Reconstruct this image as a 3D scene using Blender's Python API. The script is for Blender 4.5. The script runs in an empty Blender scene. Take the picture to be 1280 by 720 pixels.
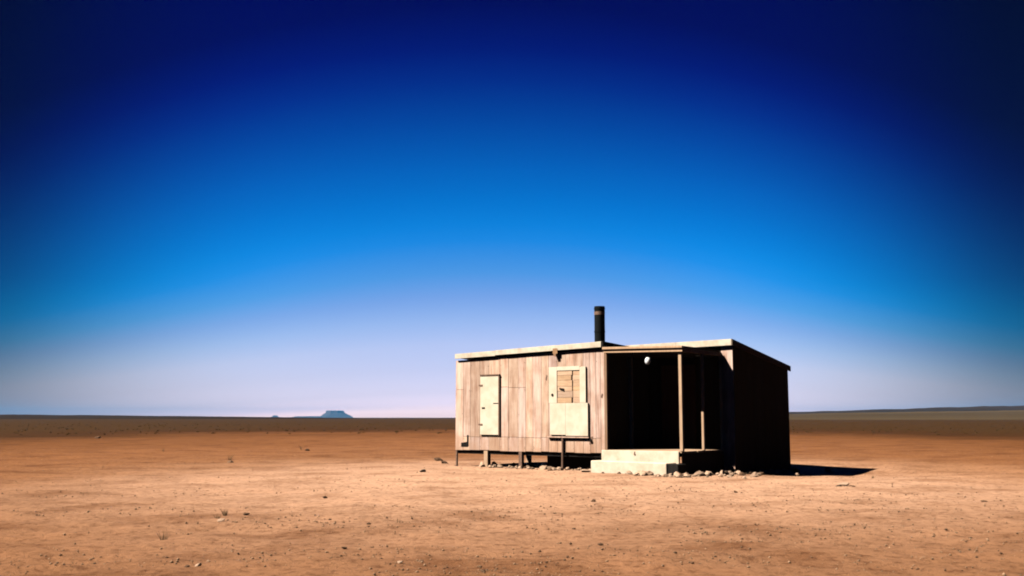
import bpy, bmesh, math, random
import numpy as np
from mathutils import Vector, Matrix, noise as mnoise

# ------------------------------------------------------------------ camera, sky, sun, exposure
scn = bpy.context.scene
COL = scn.collection
F_PX = 1326.0
cam_d = bpy.data.cameras.new('camera')
cam_d.sensor_width = 36.0
cam_d.lens = 36.0 * F_PX / 1280.0
cam_d.clip_start = 0.05
cam_d.clip_end = 200000.0
cam = bpy.data.objects.new('camera', cam_d)
COL.objects.link(cam)
cam.location = (0, 0, 1.25)
cam.rotation_euler = (math.radians(90) + math.atan(162 / F_PX), 0, 0)
scn.camera = cam

TH = math.radians(39)          # the shack's front runs 39 deg off the picture plane
PHI = math.radians(55)         # sun against the shack's front
SUN_EL = math.radians(46.5)
sh_ang = -TH + PHI             # direction the shadows run (from +X, counter-clockwise)
sun_dir = Vector((-math.cos(sh_ang) * math.cos(SUN_EL), -math.sin(sh_ang) * math.cos(SUN_EL), math.sin(SUN_EL)))

SKY_STRENGTH = 0.081
world = bpy.data.worlds.new('World')
scn.world = world
world.use_nodes = True
wn, wl = world.node_tree.nodes, world.node_tree.links
wn.clear()
w_out = wn.new('ShaderNodeOutputWorld')
w_bg = wn.new('ShaderNodeBackground')
w_bg.inputs['Strength'].default_value = SKY_STRENGTH
sky = wn.new('ShaderNodeTexSky')
sky.sky_type = 'NISHITA'
sky.sun_disc = False
sky.sun_elevation = SUN_EL
sky.sun_rotation = math.atan2(sun_dir.x, sun_dir.y)
sky.altitude = 1200
sky.air_density = 1.0
sky.dust_density = 0.3
sky.ozone_density = 3.0
# deep polarised desert sky: the clear-sky model filtered by height above the horizon
tc = wn.new('ShaderNodeTexCoord')
sep = wn.new('ShaderNodeSeparateXYZ')
wl.new(tc.outputs['Generated'], sep.inputs[0])
ramp = wn.new('ShaderNodeValToRGB')
ramp.color_ramp.interpolation = 'B_SPLINE' if False else 'LINEAR'
SKY_STOPS = [(0.00, (1, 1, 1)), (1.0, (1, 1, 1))]
SKY_STOPS = [(0.0, (1.5154, 1.0243, 1.1864)), (0.00595, (1.5154, 1.0243, 1.1864)), (0.01487, (1.6397, 1.11, 1.3336)), (0.0253, (1.1407, 0.8544, 1.2023)), (0.04768, (0.8679, 0.6979, 1.0079)), (0.09256, (0.7674, 0.636, 0.8904)), (0.13755, (0.7449, 0.6385, 0.8616)), (0.18257, (0.5771, 0.5887, 0.83)), (0.22756, (0.3842, 0.5009, 0.7947)), (0.27245, (0.1739, 0.4655, 0.7992)), (0.33203, (0.0282, 0.4144, 0.8352)), (0.36166, (0.0064, 0.3912, 0.8108)), (0.40583, (0.0005, 0.3315, 0.747)), (0.47862, (0.0002, 0.2361, 0.6252)), (0.55009, (0.0001, 0.1422, 0.4975)), (0.62, (0.0002, 0.059, 0.3756)), (0.67464, (0.0001, 0.0172, 0.2767)), (0.7477, (0.0002, 0.0019, 0.1681)), (1.0, (0.0002, 0.0015, 0.1345))]  # FIT
while len(ramp.color_ramp.elements) < len(SKY_STOPS):
    ramp.color_ramp.elements.new(0.5)
for e_, (p_, c_) in zip(ramp.color_ramp.elements, SKY_STOPS):
    e_.position = p_
    e_.color = (*c_, 1)
mr = wn.new('ShaderNodeMapRange')
mr.inputs['From Min'].default_value = 0.0
mr.inputs['From Max'].default_value = 0.5
wl.new(sep.outputs['Z'], mr.inputs['Value'])
wl.new(mr.outputs[0], ramp.inputs[0])
mx = wn.new('ShaderNodeMix')
mx.data_type = 'RGBA'
mx.blend_type = 'MULTIPLY'
mx.inputs[0].default_value = 1.0
wl.new(sky.outputs[0], mx.inputs[6])
wl.new(ramp.outputs[0], mx.inputs[7])
# vignette-like falloff put into the sky off one azimuth, also cutting fill: there the deep blue reaches lower down
fl_ = wn.new('ShaderNodeVectorMath'); fl_.operation = 'MULTIPLY'; wl.new(tc.outputs['Generated'], fl_.inputs[0]); fl_.inputs[1].default_value = (1, 1, 0)
nm_ = wn.new('ShaderNodeVectorMath'); nm_.operation = 'NORMALIZE'; wl.new(fl_.outputs[0], nm_.inputs[0])
dt_ = wn.new('ShaderNodeVectorMath'); dt_.operation = 'DOT_PRODUCT'; wl.new(nm_.outputs[0], dt_.inputs[0]); dt_.inputs[1].default_value = (-0.015, 0.99989, 0)
sh_ = wn.new('ShaderNodeMapRange'); wl.new(dt_.outputs['Value'], sh_.inputs['Value'])
sh_.inputs['From Min'].default_value = 0.80; sh_.inputs['From Max'].default_value = 1.0
sh_.inputs['To Min'].default_value = 0.24; sh_.inputs['To Max'].default_value = 0.0
# the shift grows with height, so the horizon keeps its pale rim
gr_ = wn.new('ShaderNodeMapRange'); wl.new(sep.outputs['Z'], gr_.inputs['Value'])
gr_.inputs['From Min'].default_value = 0.0; gr_.inputs['From Max'].default_value = 0.12
gr_.inputs['To Min'].default_value = 0.25; gr_.inputs['To Max'].default_value = 1.0
ms_ = wn.new('ShaderNodeMath'); ms_.operation = 'MULTIPLY'; wl.new(sh_.outputs[0], ms_.inputs[0]); wl.new(gr_.outputs[0], ms_.inputs[1])
ad_ = wn.new('ShaderNodeMath'); ad_.operation = 'ADD'; wl.new(sep.outputs['Z'], ad_.inputs[0]); wl.new(ms_.outputs[0], ad_.inputs[1])
wl.new(ad_.outputs[0], mr.inputs['Value'])
am = wn.new('ShaderNodeMapRange'); wl.new(dt_.outputs['Value'], am.inputs['Value'])
am.interpolation_type = 'SMOOTHSTEP'
am.inputs['From Min'].default_value = 0.885; am.inputs['From Max'].default_value = 0.985
am.inputs['To Min'].default_value = 0.26; am.inputs['To Max'].default_value = 1.0
ab_ = wn.new('ShaderNodeMapRange'); wl.new(dt_.outputs['Value'], ab_.inputs['Value'])
ab_.inputs['From Min'].default_value = 0.0; ab_.inputs['From Max'].default_value = 0.85
ab_.inputs['To Min'].default_value = 0.4; ab_.inputs['To Max'].default_value = 1.0
af_ = wn.new('ShaderNodeMath'); af_.operation = 'MULTIPLY'; wl.new(am.outputs[0], af_.inputs[0]); wl.new(ab_.outputs[0], af_.inputs[1])
vm = wn.new('ShaderNodeVectorMath'); vm.operation = 'SCALE'; wl.new(mx.outputs[2], vm.inputs[0]); wl.new(af_.outputs[0], vm.inputs['Scale'])
wl.new(vm.outputs[0], w_bg.inputs['Color'])
wl.new(w_bg.outputs[0], w_out.inputs[0])

sun_l = bpy.data.lights.new('sun', 'SUN')
sun_l.energy = 5.0
sun_l.angle = math.radians(0.5)
sun_l.color = (1.0, 0.93, 0.83)
sun = bpy.data.objects.new('sun', sun_l)
COL.objects.link(sun)
sun.location = sun_dir * 50
sun.rotation_euler = sun_dir.to_track_quat('Z', 'Y').to_euler()

scn.render.engine = 'CYCLES'
scn.view_settings.view_transform = 'Standard'
scn.view_settings.look = 'None'
scn.view_settings.exposure = 1.05
scn.view_settings.gamma = 1.0
scn.view_settings.use_curve_mapping = False
scn.cycles.max_bounces = 6
scn.cycles.volume_bounces = 0
scn.cycles.diffuse_bounces = 0
scn.cycles.filter_width = 1.9

rng = random.Random(7)
nrng = np.random.default_rng(7)

# ------------------------------------------------------------------ helpers
def tag(o, label=None, cat=None, group=None, kind=None):
    if label: o['label'] = label
    if cat: o['category'] = cat
    if group: o['group'] = group
    if kind: o['kind'] = kind
    return o

def smooth(a, b, x):
    t = np.clip((x - a) / (b - a), 0, 1)
    return t * t * (3 - 2 * t)

_tab = np.random.default_rng(3).random(65536)
def vnoise(x, y, seed=0):
    xi = np.floor(x).astype(np.int64); yi = np.floor(y).astype(np.int64)
    fx = x - xi; fy = y - yi
    fx = fx * fx * (3 - 2 * fx); fy = fy * fy * (3 - 2 * fy)
    def h(a, b):
        return _tab[(a * 374761 + b * 668265 + seed * 9176 + ((a * b) & 1023) * 31) & 65535]
    return ((h(xi, yi) * (1 - fx) + h(xi + 1, yi) * fx) * (1 - fy) +
            (h(xi, yi + 1) * (1 - fx) + h(xi + 1, yi + 1) * fx) * fy) * 2 - 1

def np_mesh(name, verts, faces):
    me = bpy.data.meshes.new(name)
    verts = np.asarray(verts, dtype=np.float32); faces = np.asarray(faces, dtype=np.int32)
    k = faces.shape[1]
    me.vertices.add(len(verts)); me.vertices.foreach_set('co', verts.ravel())
    me.loops.add(faces.size); me.loops.foreach_set('vertex_index', faces.ravel())
    me.polygons.add(len(faces))
    me.polygons.foreach_set('loop_start', np.arange(0, faces.size, k, dtype=np.int32))
    me.polygons.foreach_set('loop_total', np.full(len(faces), k, dtype=np.int32))
    me.update(calc_edges=True); me.validate()
    return me

def link(name, me, mat, parent=None, smooth_shade=False):
    o = bpy.data.objects.new(name, me)
    COL.objects.link(o)
    if mat and not me.materials: me.materials.append(mat)
    if parent: o.parent = parent
    if smooth_shade:
        me.polygons.foreach_set('use_smooth', [True] * len(me.polygons))
    return o

class MB:
    """collects boxes / hexahedra / tubes into one mesh, each piece with its own tone"""
    def __init__(s):
        s.v = []; s.f = []; s.t = []
    def hexa(s, p, tone=(1, 1, 1)):
        # p: 8 points, bottom ring (4, ccw from above) then top ring
        b = len(s.v); s.v += [tuple(q) for q in p]
        for fc in ((3, 2, 1, 0), (4, 5, 6, 7), (0, 1, 5, 4), (1, 2, 6, 5), (2, 3, 7, 6), (3, 0, 4, 7)):
            s.f.append([b + i for i in fc]); s.t.append(tone)
    def box(s, u0, u1, v0, v1, z0, z1, tone=(1, 1, 1), z1b=None, z0b=None):
        # z1b / z0b: top / bottom height at the u1 end
        z1b = z1 if z1b is None else z1b
        z0b = z0 if z0b is None else z0b
        s.hexa([(u0, v0, z0), (u1, v0, z0b), (u1, v1, z0b), (u0, v1, z0),
                (u0, v0, z1), (u1, v0, z1b), (u1, v1, z1b), (u0, v1, z1)], tone)
    def tube(s, p0, p1, r0, r1=None, n=12, tone=(1, 1, 1), cap=True):
        r1 = r0 if r1 is None else r1
        p0 = Vector(p0); p1 = Vector(p1); d = (p1 - p0).normalized()
        a = d.orthogonal().normalized(); c = d.cross(a)
        b = len(s.v)
        for p, r in ((p0, r0), (p1, r1)):
            for i in range(n):
                t = 2 * math.pi * i / n
                s.v.append(tuple(p + a * math.cos(t) * r + c * math.sin(t) * r))
        for i in range(n):
            j = (i + 1) % n
            s.f.append([b + i, b + j, b + n + j, b + n + i]); s.t.append(tone)
        if cap:
            s.f.append([b + i for i in reversed(range(n))]); s.t.append(tone)
            s.f.append([b + n + i for i in range(n)]); s.t.append(tone)
    def build(s, name, mat, parent=None, bevel=0.0):
        me = bpy.data.meshes.new(name)
        me.from_pydata(s.v, [], s.f)
        ca = me.color_attributes.new('tone', 'FLOAT_COLOR', 'CORNER')
        data = []
        for fc, t in zip(s.f, s.t):
            data += [t[0], t[1], t[2], 1.0] * len(fc)
        ca.data.foreach_set('color', data)
        o = link(name, me, mat, parent)
        if bevel:
            m = o.modifiers.new('bevel', 'BEVEL'); m.width = bevel; m.segments = 1; m.limit_method = 'ANGLE'
        return o

# ------------------------------------------------------------------ materials
def new_mat(name, rough=0.9, spec=0.2):
    m = bpy.data.materials.new(name); m.use_nodes = True
    nt = m.node_tree; b = nt.nodes['Principled BSDF']
    b.inputs['Roughness'].default_value = rough
    b.inputs['Specular IOR Level'].default_value = spec
    return m, nt, b

def N(nt, typ, **kw):
    n = nt.nodes.new(typ)
    for k, v in kw.items():
        if k in n.inputs: n.inputs[k].default_value = v
        else: setattr(n, k, v)
    return n

def ramp_node(nt, stops):
    r = nt.nodes.new('ShaderNodeValToRGB')
    while len(r.color_ramp.elements) < len(stops): r.color_ramp.elements.new(0.5)
    for e_, (p_, c_) in zip(r.color_ramp.elements, stops):
        e_.position = p_; e_.color = (*c_, 1) if len(c_) == 3 else c_
    return r

def mixc(nt, a, b, fac, blend='MIX'):
    m = nt.nodes.new('ShaderNodeMix'); m.data_type = 'RGBA'; m.blend_type = blend
    for s, i in ((fac, 0), (a, 6), (b, 7)):
        if isinstance(s, (int, float)): m.inputs[i].default_value = s
        elif isinstance(s, tuple): m.inputs[i].default_value = (*s, 1)
        else: nt.links.new(s, m.inputs[i])
    return m.outputs[2]

def wood_mat(name, base, dark, grain=(14, 14, 0.8), contrast=1.0, rough=0.85, bump=0.3, stain=0.45, weather=False):
    m, nt, b = new_mat(name, rough, 0.15)
    L = nt.links
    tcn = nt.nodes.new('ShaderNodeTexCoord')
    mp = nt.nodes.new('ShaderNodeMapping'); mp.inputs['Scale'].default_value = grain
    L.new(tcn.outputs['Object'], mp.inputs[0])
    n1 = N(nt, 'ShaderNodeTexNoise', Scale=3.0, Detail=8.0, Roughness=0.65)
    L.new(mp.outputs[0], n1.inputs['Vector'])
    r1 = ramp_node(nt, [(0.5 - 0.22 / contrast, dark), (0.5 + 0.12 / contrast, base)])
    L.new(n1.outputs[0], r1.inputs[0])
    n2 = N(nt, 'ShaderNodeTexNoise', Scale=1.9, Detail=5.0, Roughness=0.6)
    L.new(tcn.outputs['Object'], n2.inputs['Vector'])
    r2 = ramp_node(nt, [(0.36, (0.72, 0.62, 0.55)), (0.56, (1, 1, 1))])
    L.new(n2.outputs[0], r2.inputs[0])
    c = mixc(nt, r1.outputs[0], r2.outputs[0], stain, 'MULTIPLY')
    at = N(nt, 'ShaderNodeVertexColor', layer_name='tone')
    c = mixc(nt, c, at.outputs[0], 1.0, 'MULTIPLY')
    if weather:
        mp2 = nt.nodes.new('ShaderNodeMapping'); mp2.inputs['Scale'].default_value = (5.5, 5.5, 0.55)
        L.new(tcn.outputs['Object'], mp2.inputs[0])
        n3 = N(nt, 'ShaderNodeTexNoise', Scale=1.6, Detail=6.0, Roughness=0.7); L.new(mp2.outputs[0], n3.inputs['Vector'])
        r3 = ramp_node(nt, [(0.36, (0.66, 0.53, 0.47)), (0.5, (0.95, 0.93, 0.90)), (0.62, (1.12, 1.12, 1.10))]); L.new(n3.outputs[0], r3.inputs[0])
        c = mixc(nt, c, r3.outputs[0], 0.85, 'MULTIPLY')
        # splashed earth and rust low on the boards, broken up by noise
        sz = nt.nodes.new('ShaderNodeSeparateXYZ'); L.new(tcn.outputs['Object'], sz.inputs[0])
        n4 = N(nt, 'ShaderNodeTexNoise', Scale=4.0, Detail=6.0, Roughness=0.7); L.new(tcn.outputs['Object'], n4.inputs['Vector'])
        ma = N(nt, 'ShaderNodeMath', operation='MULTIPLY_ADD'); L.new(n4.outputs[0], ma.inputs[0]); ma.inputs[1].default_value = -1.3; L.new(sz.outputs['Z'], ma.inputs[2])
        mr4 = nt.nodes.new('ShaderNodeMapRange'); L.new(ma.outputs[0], mr4.inputs['Value'])
        mr4.inputs['From Min'].default_value = -0.25; mr4.inputs['From Max'].default_value = 0.25
        mr4.inputs['To Min'].default_value = 0.6; mr4.inputs['To Max'].default_value = 0.0
        c = mixc(nt, c, (0.42, 0.24, 0.15), mr4.outputs[0])
    L.new(c, b.inputs['Base Color'])
    bp = N(nt, 'ShaderNodeBump', Strength=bump, Distance=0.01)
    L.new(n1.outputs[0], bp.inputs['Height']); L.new(bp.outputs[0], b.inputs['Normal'])
    return m

def plain_mat(name, col, col2, scale=6.0, rough=0.8, bump=0.2, metal=0.0, spec=0.2, dist=0.01, tone=False):
    m, nt, b = new_mat(name, rough, spec)
    L = nt.links
    b.inputs['Metallic'].default_value = metal
    tcn = nt.nodes.new('ShaderNodeTexCoord')
    n1 = N(nt, 'ShaderNodeTexNoise', Scale=scale, Detail=7.0, Roughness=0.65)
    L.new(tcn.outputs['Object'], n1.inputs['Vector'])
    r1 = ramp_node(nt, [(0.35, col2), (0.6, col)])
    L.new(n1.outputs[0], r1.inputs[0])
    c = r1.outputs[0]
    if tone:
        at = N(nt, 'ShaderNodeVertexColor', layer_name='tone')
        c = mixc(nt, c, at.outputs[0], 1.0, 'MULTIPLY')
    L.new(c, b.inputs['Base Color'])
    bp = N(nt, 'ShaderNodeBump', Strength=bump, Distance=dist)
    L.new(n1.outputs[0], bp.inputs['Height']); L.new(bp.outputs[0], b.inputs['Normal'])
    return m

M = {}
M['board'] = wood_mat('weathered board', (0.70, 0.50, 0.40), (0.50, 0.345, 0.275), stain=0.6, weather=True)
M['post'] = wood_mat('porch timber', (0.56, 0.38, 0.25), (0.38, 0.24, 0.15))
M['shade_board'] = wood_mat('shade-dark board', (0.022, 0.018, 0.016), (0.010, 0.008, 0.007), rough=0.95, bump=0.3)  # near-black base colour stands in for shade on the end wall and porch
M['panel'] = plain_mat('faded white paint', (0.70, 0.60, 0.46), (0.60, 0.48, 0.35), scale=3.0, rough=0.7, bump=0.1)
M['patch'] = wood_mat('patch board', (0.70, 0.47, 0.31), (0.50, 0.32, 0.20), grain=(1.2, 14, 14))
M['tin'] = plain_mat('sun bleached tin', (0.66, 0.57, 0.44), (0.48, 0.38, 0.28), scale=5.0, rough=0.65, bump=0.15, spec=0.3)
M['roof'] = plain_mat('roofing felt', (0.05, 0.045, 0.04), (0.03, 0.03, 0.03), scale=9.0, rough=0.9)
M['conc'] = plain_mat('pale rendered concrete', (0.74, 0.60, 0.46), (0.60, 0.46, 0.33), scale=4.0, rough=0.85, bump=0.25)
M['iron'] = plain_mat('sooty iron', (0.007, 0.008, 0.008), (0.004, 0.005, 0.005), scale=12.0, rough=0.8, spec=0.1)
M['rust'] = plain_mat('rusty pipe', (0.22, 0.13, 0.09), (0.12, 0.07, 0.05), scale=20.0, rough=0.8)
M['hole'] = plain_mat('dark gap', (0.01, 0.008, 0.006), (0.006, 0.005, 0.004), rough=1.0)
M['glass_white'] = plain_mat('white glass', (0.85, 0.85, 0.85), (0.8, 0.8, 0.8), rough=0.35, bump=0.0, spec=0.5)
M['rock'] = plain_mat('pale rubble', (0.52, 0.35, 0.24), (0.32, 0.19, 0.12), scale=7.0, rough=0.95, bump=0.6, tone=True)
M['rock_dark'] = plain_mat('dark stone', (0.19, 0.105, 0.06), (0.11, 0.058, 0.032), scale=7.0, rough=0.95, bump=0.6, tone=True)
M['dry'] = plain_mat('dry stems', (0.20, 0.12, 0.06), (0.10, 0.055, 0.028), scale=10.0, rough=0.95)
M['mesa'] = plain_mat('mesa rock', (0.06, 0.05, 0.05), (0.035, 0.03, 0.03), scale=0.004, rough=1.0, bump=0.0)

# ground: pale gravelly pad round the shack, redder soil further out, dark scrub plain beyond
gm, nt, gb = new_mat('desert soil', 0.97, 0.08)
L = nt.links
geo = nt.nodes.new('ShaderNodeNewGeometry')
sp = nt.nodes.new('ShaderNodeSeparateXYZ'); L.new(geo.outputs['Position'], sp.inputs[0])
big = N(nt, 'ShaderNodeTexNoise', Scale=0.05, Detail=5.0, Roughness=0.6); L.new(geo.outputs['Position'], big.inputs['Vector'])
ln = N(nt, 'ShaderNodeVectorMath', operation='LENGTH'); L.new(geo.outputs['Position'], ln.inputs[0])
# distance warped by the large noise so that soil boundaries wander
ms = N(nt, 'ShaderNodeMath', operation='MULTIPLY_ADD'); L.new(big.outputs[0], ms.inputs[0]); ms.inputs[1].default_value = 0.9; ms.inputs[2].default_value = 0.55
wd = N(nt, 'ShaderNodeMath', operation='MULTIPLY'); L.new(ln.outputs['Value'], wd.inputs[0]); L.new(ms.outputs[0], wd.inputs[1])
nd = N(nt, 'ShaderNodeVectorMath', operation='NORMALIZE'); L.new(geo.outputs['Position'], nd.inputs[0])
sx_ = nt.nodes.new('ShaderNodeSeparateXYZ'); L.new(nd.outputs[0], sx_.inputs[0])
xx = N(nt, 'ShaderNodeMath', operation='MULTIPLY'); L.new(sx_.outputs['X'], xx.inputs[0]); L.new(sx_.outputs['X'], xx.inputs[1])
xf = N(nt, 'ShaderNodeMath', operation='MULTIPLY_ADD'); L.new(xx.outputs[0], xf.inputs[0]); xf.inputs[1].default_value = 2.4; xf.inputs[2].default_value = 1.0
wd2 = N(nt, 'ShaderNodeMath', operation='MULTIPLY'); L.new(wd.outputs[0], wd2.inputs[0]); L.new(xf.outputs[0], wd2.inputs[1])
lg = N(nt, 'ShaderNodeMath', operation='LOGARITHM'); L.new(wd2.outputs[0], lg.inputs[0]); lg.inputs[1].default_value = 10.0
dv = N(nt, 'ShaderNodeMath', operation='DIVIDE'); L.new(lg.outputs[0], dv.inputs[0]); dv.inputs[1].default_value = 4.0
def lr(d): return math.log10(d) / 4
zone = ramp_node(nt, [(0.0, (0.55, 0.32, 0.20)), (lr(30), (0.55, 0.32, 0.20)), (lr(48), (0.50, 0.26, 0.135)), (lr(88), (0.34, 0.165, 0.07)),
                      (lr(120), (0.12, 0.058, 0.016)), (lr(160), (0.115, 0.066, 0.02)), (lr(900), (0.10, 0.064, 0.026)), (1.0, (0.09, 0.06, 0.028))])
L.new(dv.outputs[0], zone.inputs[0])
mid = N(nt, 'ShaderNodeTexNoise', Scale=0.6, Detail=9.0, Roughness=0.68); L.new(geo.outputs['Position'], mid.inputs['Vector'])
rm = ramp_node(nt, [(0.36, (0.55, 0.47, 0.40)), (0.5, (0.95, 0.95, 0.95)), (0.66, (1.12, 1.10, 1.08))]); L.new(mid.outputs[0], rm.inputs[0])
c = mixc(nt, zone.outputs[0], rm.outputs[0], 0.8, 'MULTIPLY')
fine = N(nt, 'ShaderNodeTexNoise', Scale=9.0, Detail=8.0, Roughness=0.75); L.new(geo.outputs['Position'], fine.inputs['Vector'])
rf = ramp_node(nt, [(0.37, (0.34, 0.26, 0.21)), (0.49, (0.95, 0.95, 0.95)), (0.7, (1.15, 1.12, 1.10))]); L.new(fine.outputs[0], rf.inputs[0])
c = mixc(nt, c, rf.outputs[0], 0.7, 'MULTIPLY')
# vignette painted into the soil colour: darker and browner away from the shack
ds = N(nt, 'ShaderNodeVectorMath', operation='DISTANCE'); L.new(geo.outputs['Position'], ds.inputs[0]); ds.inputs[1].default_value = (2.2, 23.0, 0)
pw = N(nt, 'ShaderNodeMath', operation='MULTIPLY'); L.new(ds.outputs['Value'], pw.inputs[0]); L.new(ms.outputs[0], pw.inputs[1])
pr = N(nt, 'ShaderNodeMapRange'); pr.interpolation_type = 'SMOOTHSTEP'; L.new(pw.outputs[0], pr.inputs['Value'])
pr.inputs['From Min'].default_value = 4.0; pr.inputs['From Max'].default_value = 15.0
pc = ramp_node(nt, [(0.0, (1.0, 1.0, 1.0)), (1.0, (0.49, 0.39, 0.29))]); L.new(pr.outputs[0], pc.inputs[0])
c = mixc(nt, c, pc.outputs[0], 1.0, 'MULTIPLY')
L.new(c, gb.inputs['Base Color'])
b1 = N(nt, 'ShaderNodeBump', Strength=0.8, Distance=0.05); L.new(fine.outputs[0], b1.inputs['Height'])
b2 = N(nt, 'ShaderNodeBump', Strength=0.5, Distance=0.12); L.new(mid.outputs[0], b2.inputs['Height']); L.new(b1.outputs[0], b2.inputs['Normal'])
L.new(b2.outputs[0], gb.inputs['Normal'])
M['ground'] = gm

def hill_mat(name, a, b):
    m, nt, bs = new_mat(name, 1.0, 0.0)
    tcn = nt.nodes.new('ShaderNodeTexCoord')
    mp = nt.nodes.new('ShaderNodeMapping'); mp.inputs['Scale'].default_value = (0.0012, 0.004, 0.03)
    nt.links.new(tcn.outputs['Object'], mp.inputs[0])
    n1 = N(nt, 'ShaderNodeTexNoise', Scale=1.0, Detail=8.0, Roughness=0.6); nt.links.new(mp.outputs[0], n1.inputs['Vector'])
    r1 = ramp_node(nt, [(0.38, b), (0.6, a)]); nt.links.new(n1.outputs[0], r1.inputs[0])
    nt.links.new(r1.outputs[0], bs.inputs['Base Color'])
    return m
M['hill'] = hill_mat('far hill slope', (0.075, 0.052, 0.028), (0.05, 0.034, 0.018))
M['hill2'] = hill_mat('far hill ridge', (0.034, 0.022, 0.014), (0.02, 0.014, 0.010))

# ------------------------------------------------------------------ ground sheet
SH_O = Vector((3.778, 23.846, 0.0))
UU = Vector((math.cos(TH), -math.sin(TH))); VV = Vector((math.sin(TH), math.cos(TH)))
def to_world(u, v): return (SH_O.x + UU.x * u + VV.x * v, SH_O.y + UU.y * u + VV.y * v)

def ground_h(x, y, sp=0.0):
    x = np.asarray(x, float); y = np.asarray(y, float)
    # local shack coordinates: keep the ground level along its walls
    du = (x - SH_O.x) * UU.x + (y - SH_O.y) * UU.y
    dv = (x - SH_O.x) * VV.x + (y - SH_O.y) * VV.y
    h = np.zeros_like(x)
    for s_, a_, sd in ((45.0, 0.07, 1), (11.0, 0.035, 2), (3.1, 0.022, 3), (0.9, 0.024, 4), (0.31, 0.024, 5), (0.13, 0.017, 6)):
        att = 1 - smooth(s_ * 0.35, s_ * 0.9, np.asarray(sp))
        # streaks run roughly across the view (wind and wheel lines)
        h = h + a_ * att * vnoise(x / (s_ * 1.7) + 17.3 * sd, y / s_ + 9.1 * sd, sd)
    near = np.clip(np.maximum(np.abs(du + 3.2) - 4.2, np.abs(dv - 1.5) - 2.6), 0, None)
    k = smooth(0.0, 4.0, near)
    h = h * (0.25 + 0.75 * k)
    # shallow wash to the right of the shack
    dd = ((x - 8.6) / 3.4) ** 2 + ((y - 26.0) / 3.2) ** 2
    h = h - 0.14 * np.exp(-dd)
    # low skirt of thrown-up earth along the right end and the porch
    return h

ang_f = np.radians(np.linspace(90 - 36, 90 + 36, 460))
ang_b = np.radians(np.linspace(90 + 36, 450 - 36, 72))[1:-1]
ang = np.concatenate([ang_f, ang_b])
rad = [0.6]
while rad[-1] < 17500:
    r_ = rad[-1]
    step = 0.045 if r_ < 6 else (0.0085 * r_ if r_ < 60 else (0.02 * r_ if r_ < 600 else 0.08 * r_))
    rad.append(r_ + max(step, 0.05))
rad = np.array(rad)
RR, AA = np.meshgrid(rad, ang, indexing='ij')
GX = RR * np.cos(AA); GY = RR * np.sin(AA)
SPC = np.maximum(np.gradient(rad)[:, None] + 0 * AA, RR * np.radians(72 / 460) * 1.0)
SPC = np.where(np.abs(np.degrees(AA) - 90) > 36.01, RR * np.radians(4.0), SPC)
GZ = ground_h(GX, GY, SPC)
nr, na = RR.shape
gv = np.stack([GX, GY, GZ], -1).reshape(-1, 3)
gv = np.vstack([gv, [[0, 0, 0]]])
i0 = (np.arange(nr - 1)[:, None] * na + np.arange(na)[None, :])
j = (np.arange(na) + 1) % na
i1 = (np.arange(nr - 1)[:, None] * na + j[None, :])
gf = np.stack([i0, i0 + na, i1 + na, i1], -1).reshape(-1, 4)
ctr = len(gv) - 1
# innermost ring closed by thin quads to the centre pair
inner = np.stack([np.full(na // 2, ctr), np.arange(0, na - 1, 2), np.arange(1, na, 2), (np.arange(2, na + 1, 2)) % na], -1)
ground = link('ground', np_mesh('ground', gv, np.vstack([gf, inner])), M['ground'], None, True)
tag(ground, 'sunlit sandy desert floor strewn with fine stones', 'ground', kind='structure')

# ------------------------------------------------------------------ far hills and mesa
def az_of(px): return math.atan((px - 640) / F_PX)
def ridge(name, r0, rc, r1, prof, mat, label, seed, a0, a1):
    az = np.linspace(az_of(a0), az_of(a1), 420)
    rs = np.concatenate([np.linspace(r0, rc, 16), np.linspace(rc, r1, 7)[1:]])
    hx = np.interp(az, [az_of(p[0]) for p in prof], [p[1] for p in prof])
    hx = hx * (1 + 0.03 * vnoise(az * 40 + seed, az * 0 + 3.3, seed) + 0.02 * vnoise(az * 190 + seed, az * 0 + 1.3, seed))
    t = np.where(rs <= rc, (rs - r0) / (rc - r0), 1 - (rs - rc) / (r1 - rc))
    H = (t[:, None] ** 1.35) * hx[None, :]
    A2, R2 = np.meshgrid(az, rs); 
    H = H * (1 + 0.03 * vnoise(A2 * 60, R2 / 260.0, seed + 2)) - 0.6
    R2 = R2 / np.cos(A2)
    X = R2 * np.sin(A2); Y = R2 * np.cos(A2)
    n0, n1 = X.shape
    v = np.stack([X, Y, H], -1).reshape(-1, 3)
    q = (np.arange(n0 - 1)[:, None] * n1 + np.arange(n1 - 1)[None, :])
    f = np.stack([q, q + 1, q + n1 + 1, q + n1], -1).reshape(-1, 4)
    return tag(link(name, np_mesh(name, v, f), mat, None, True), label, 'hills', kind='structure')

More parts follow.
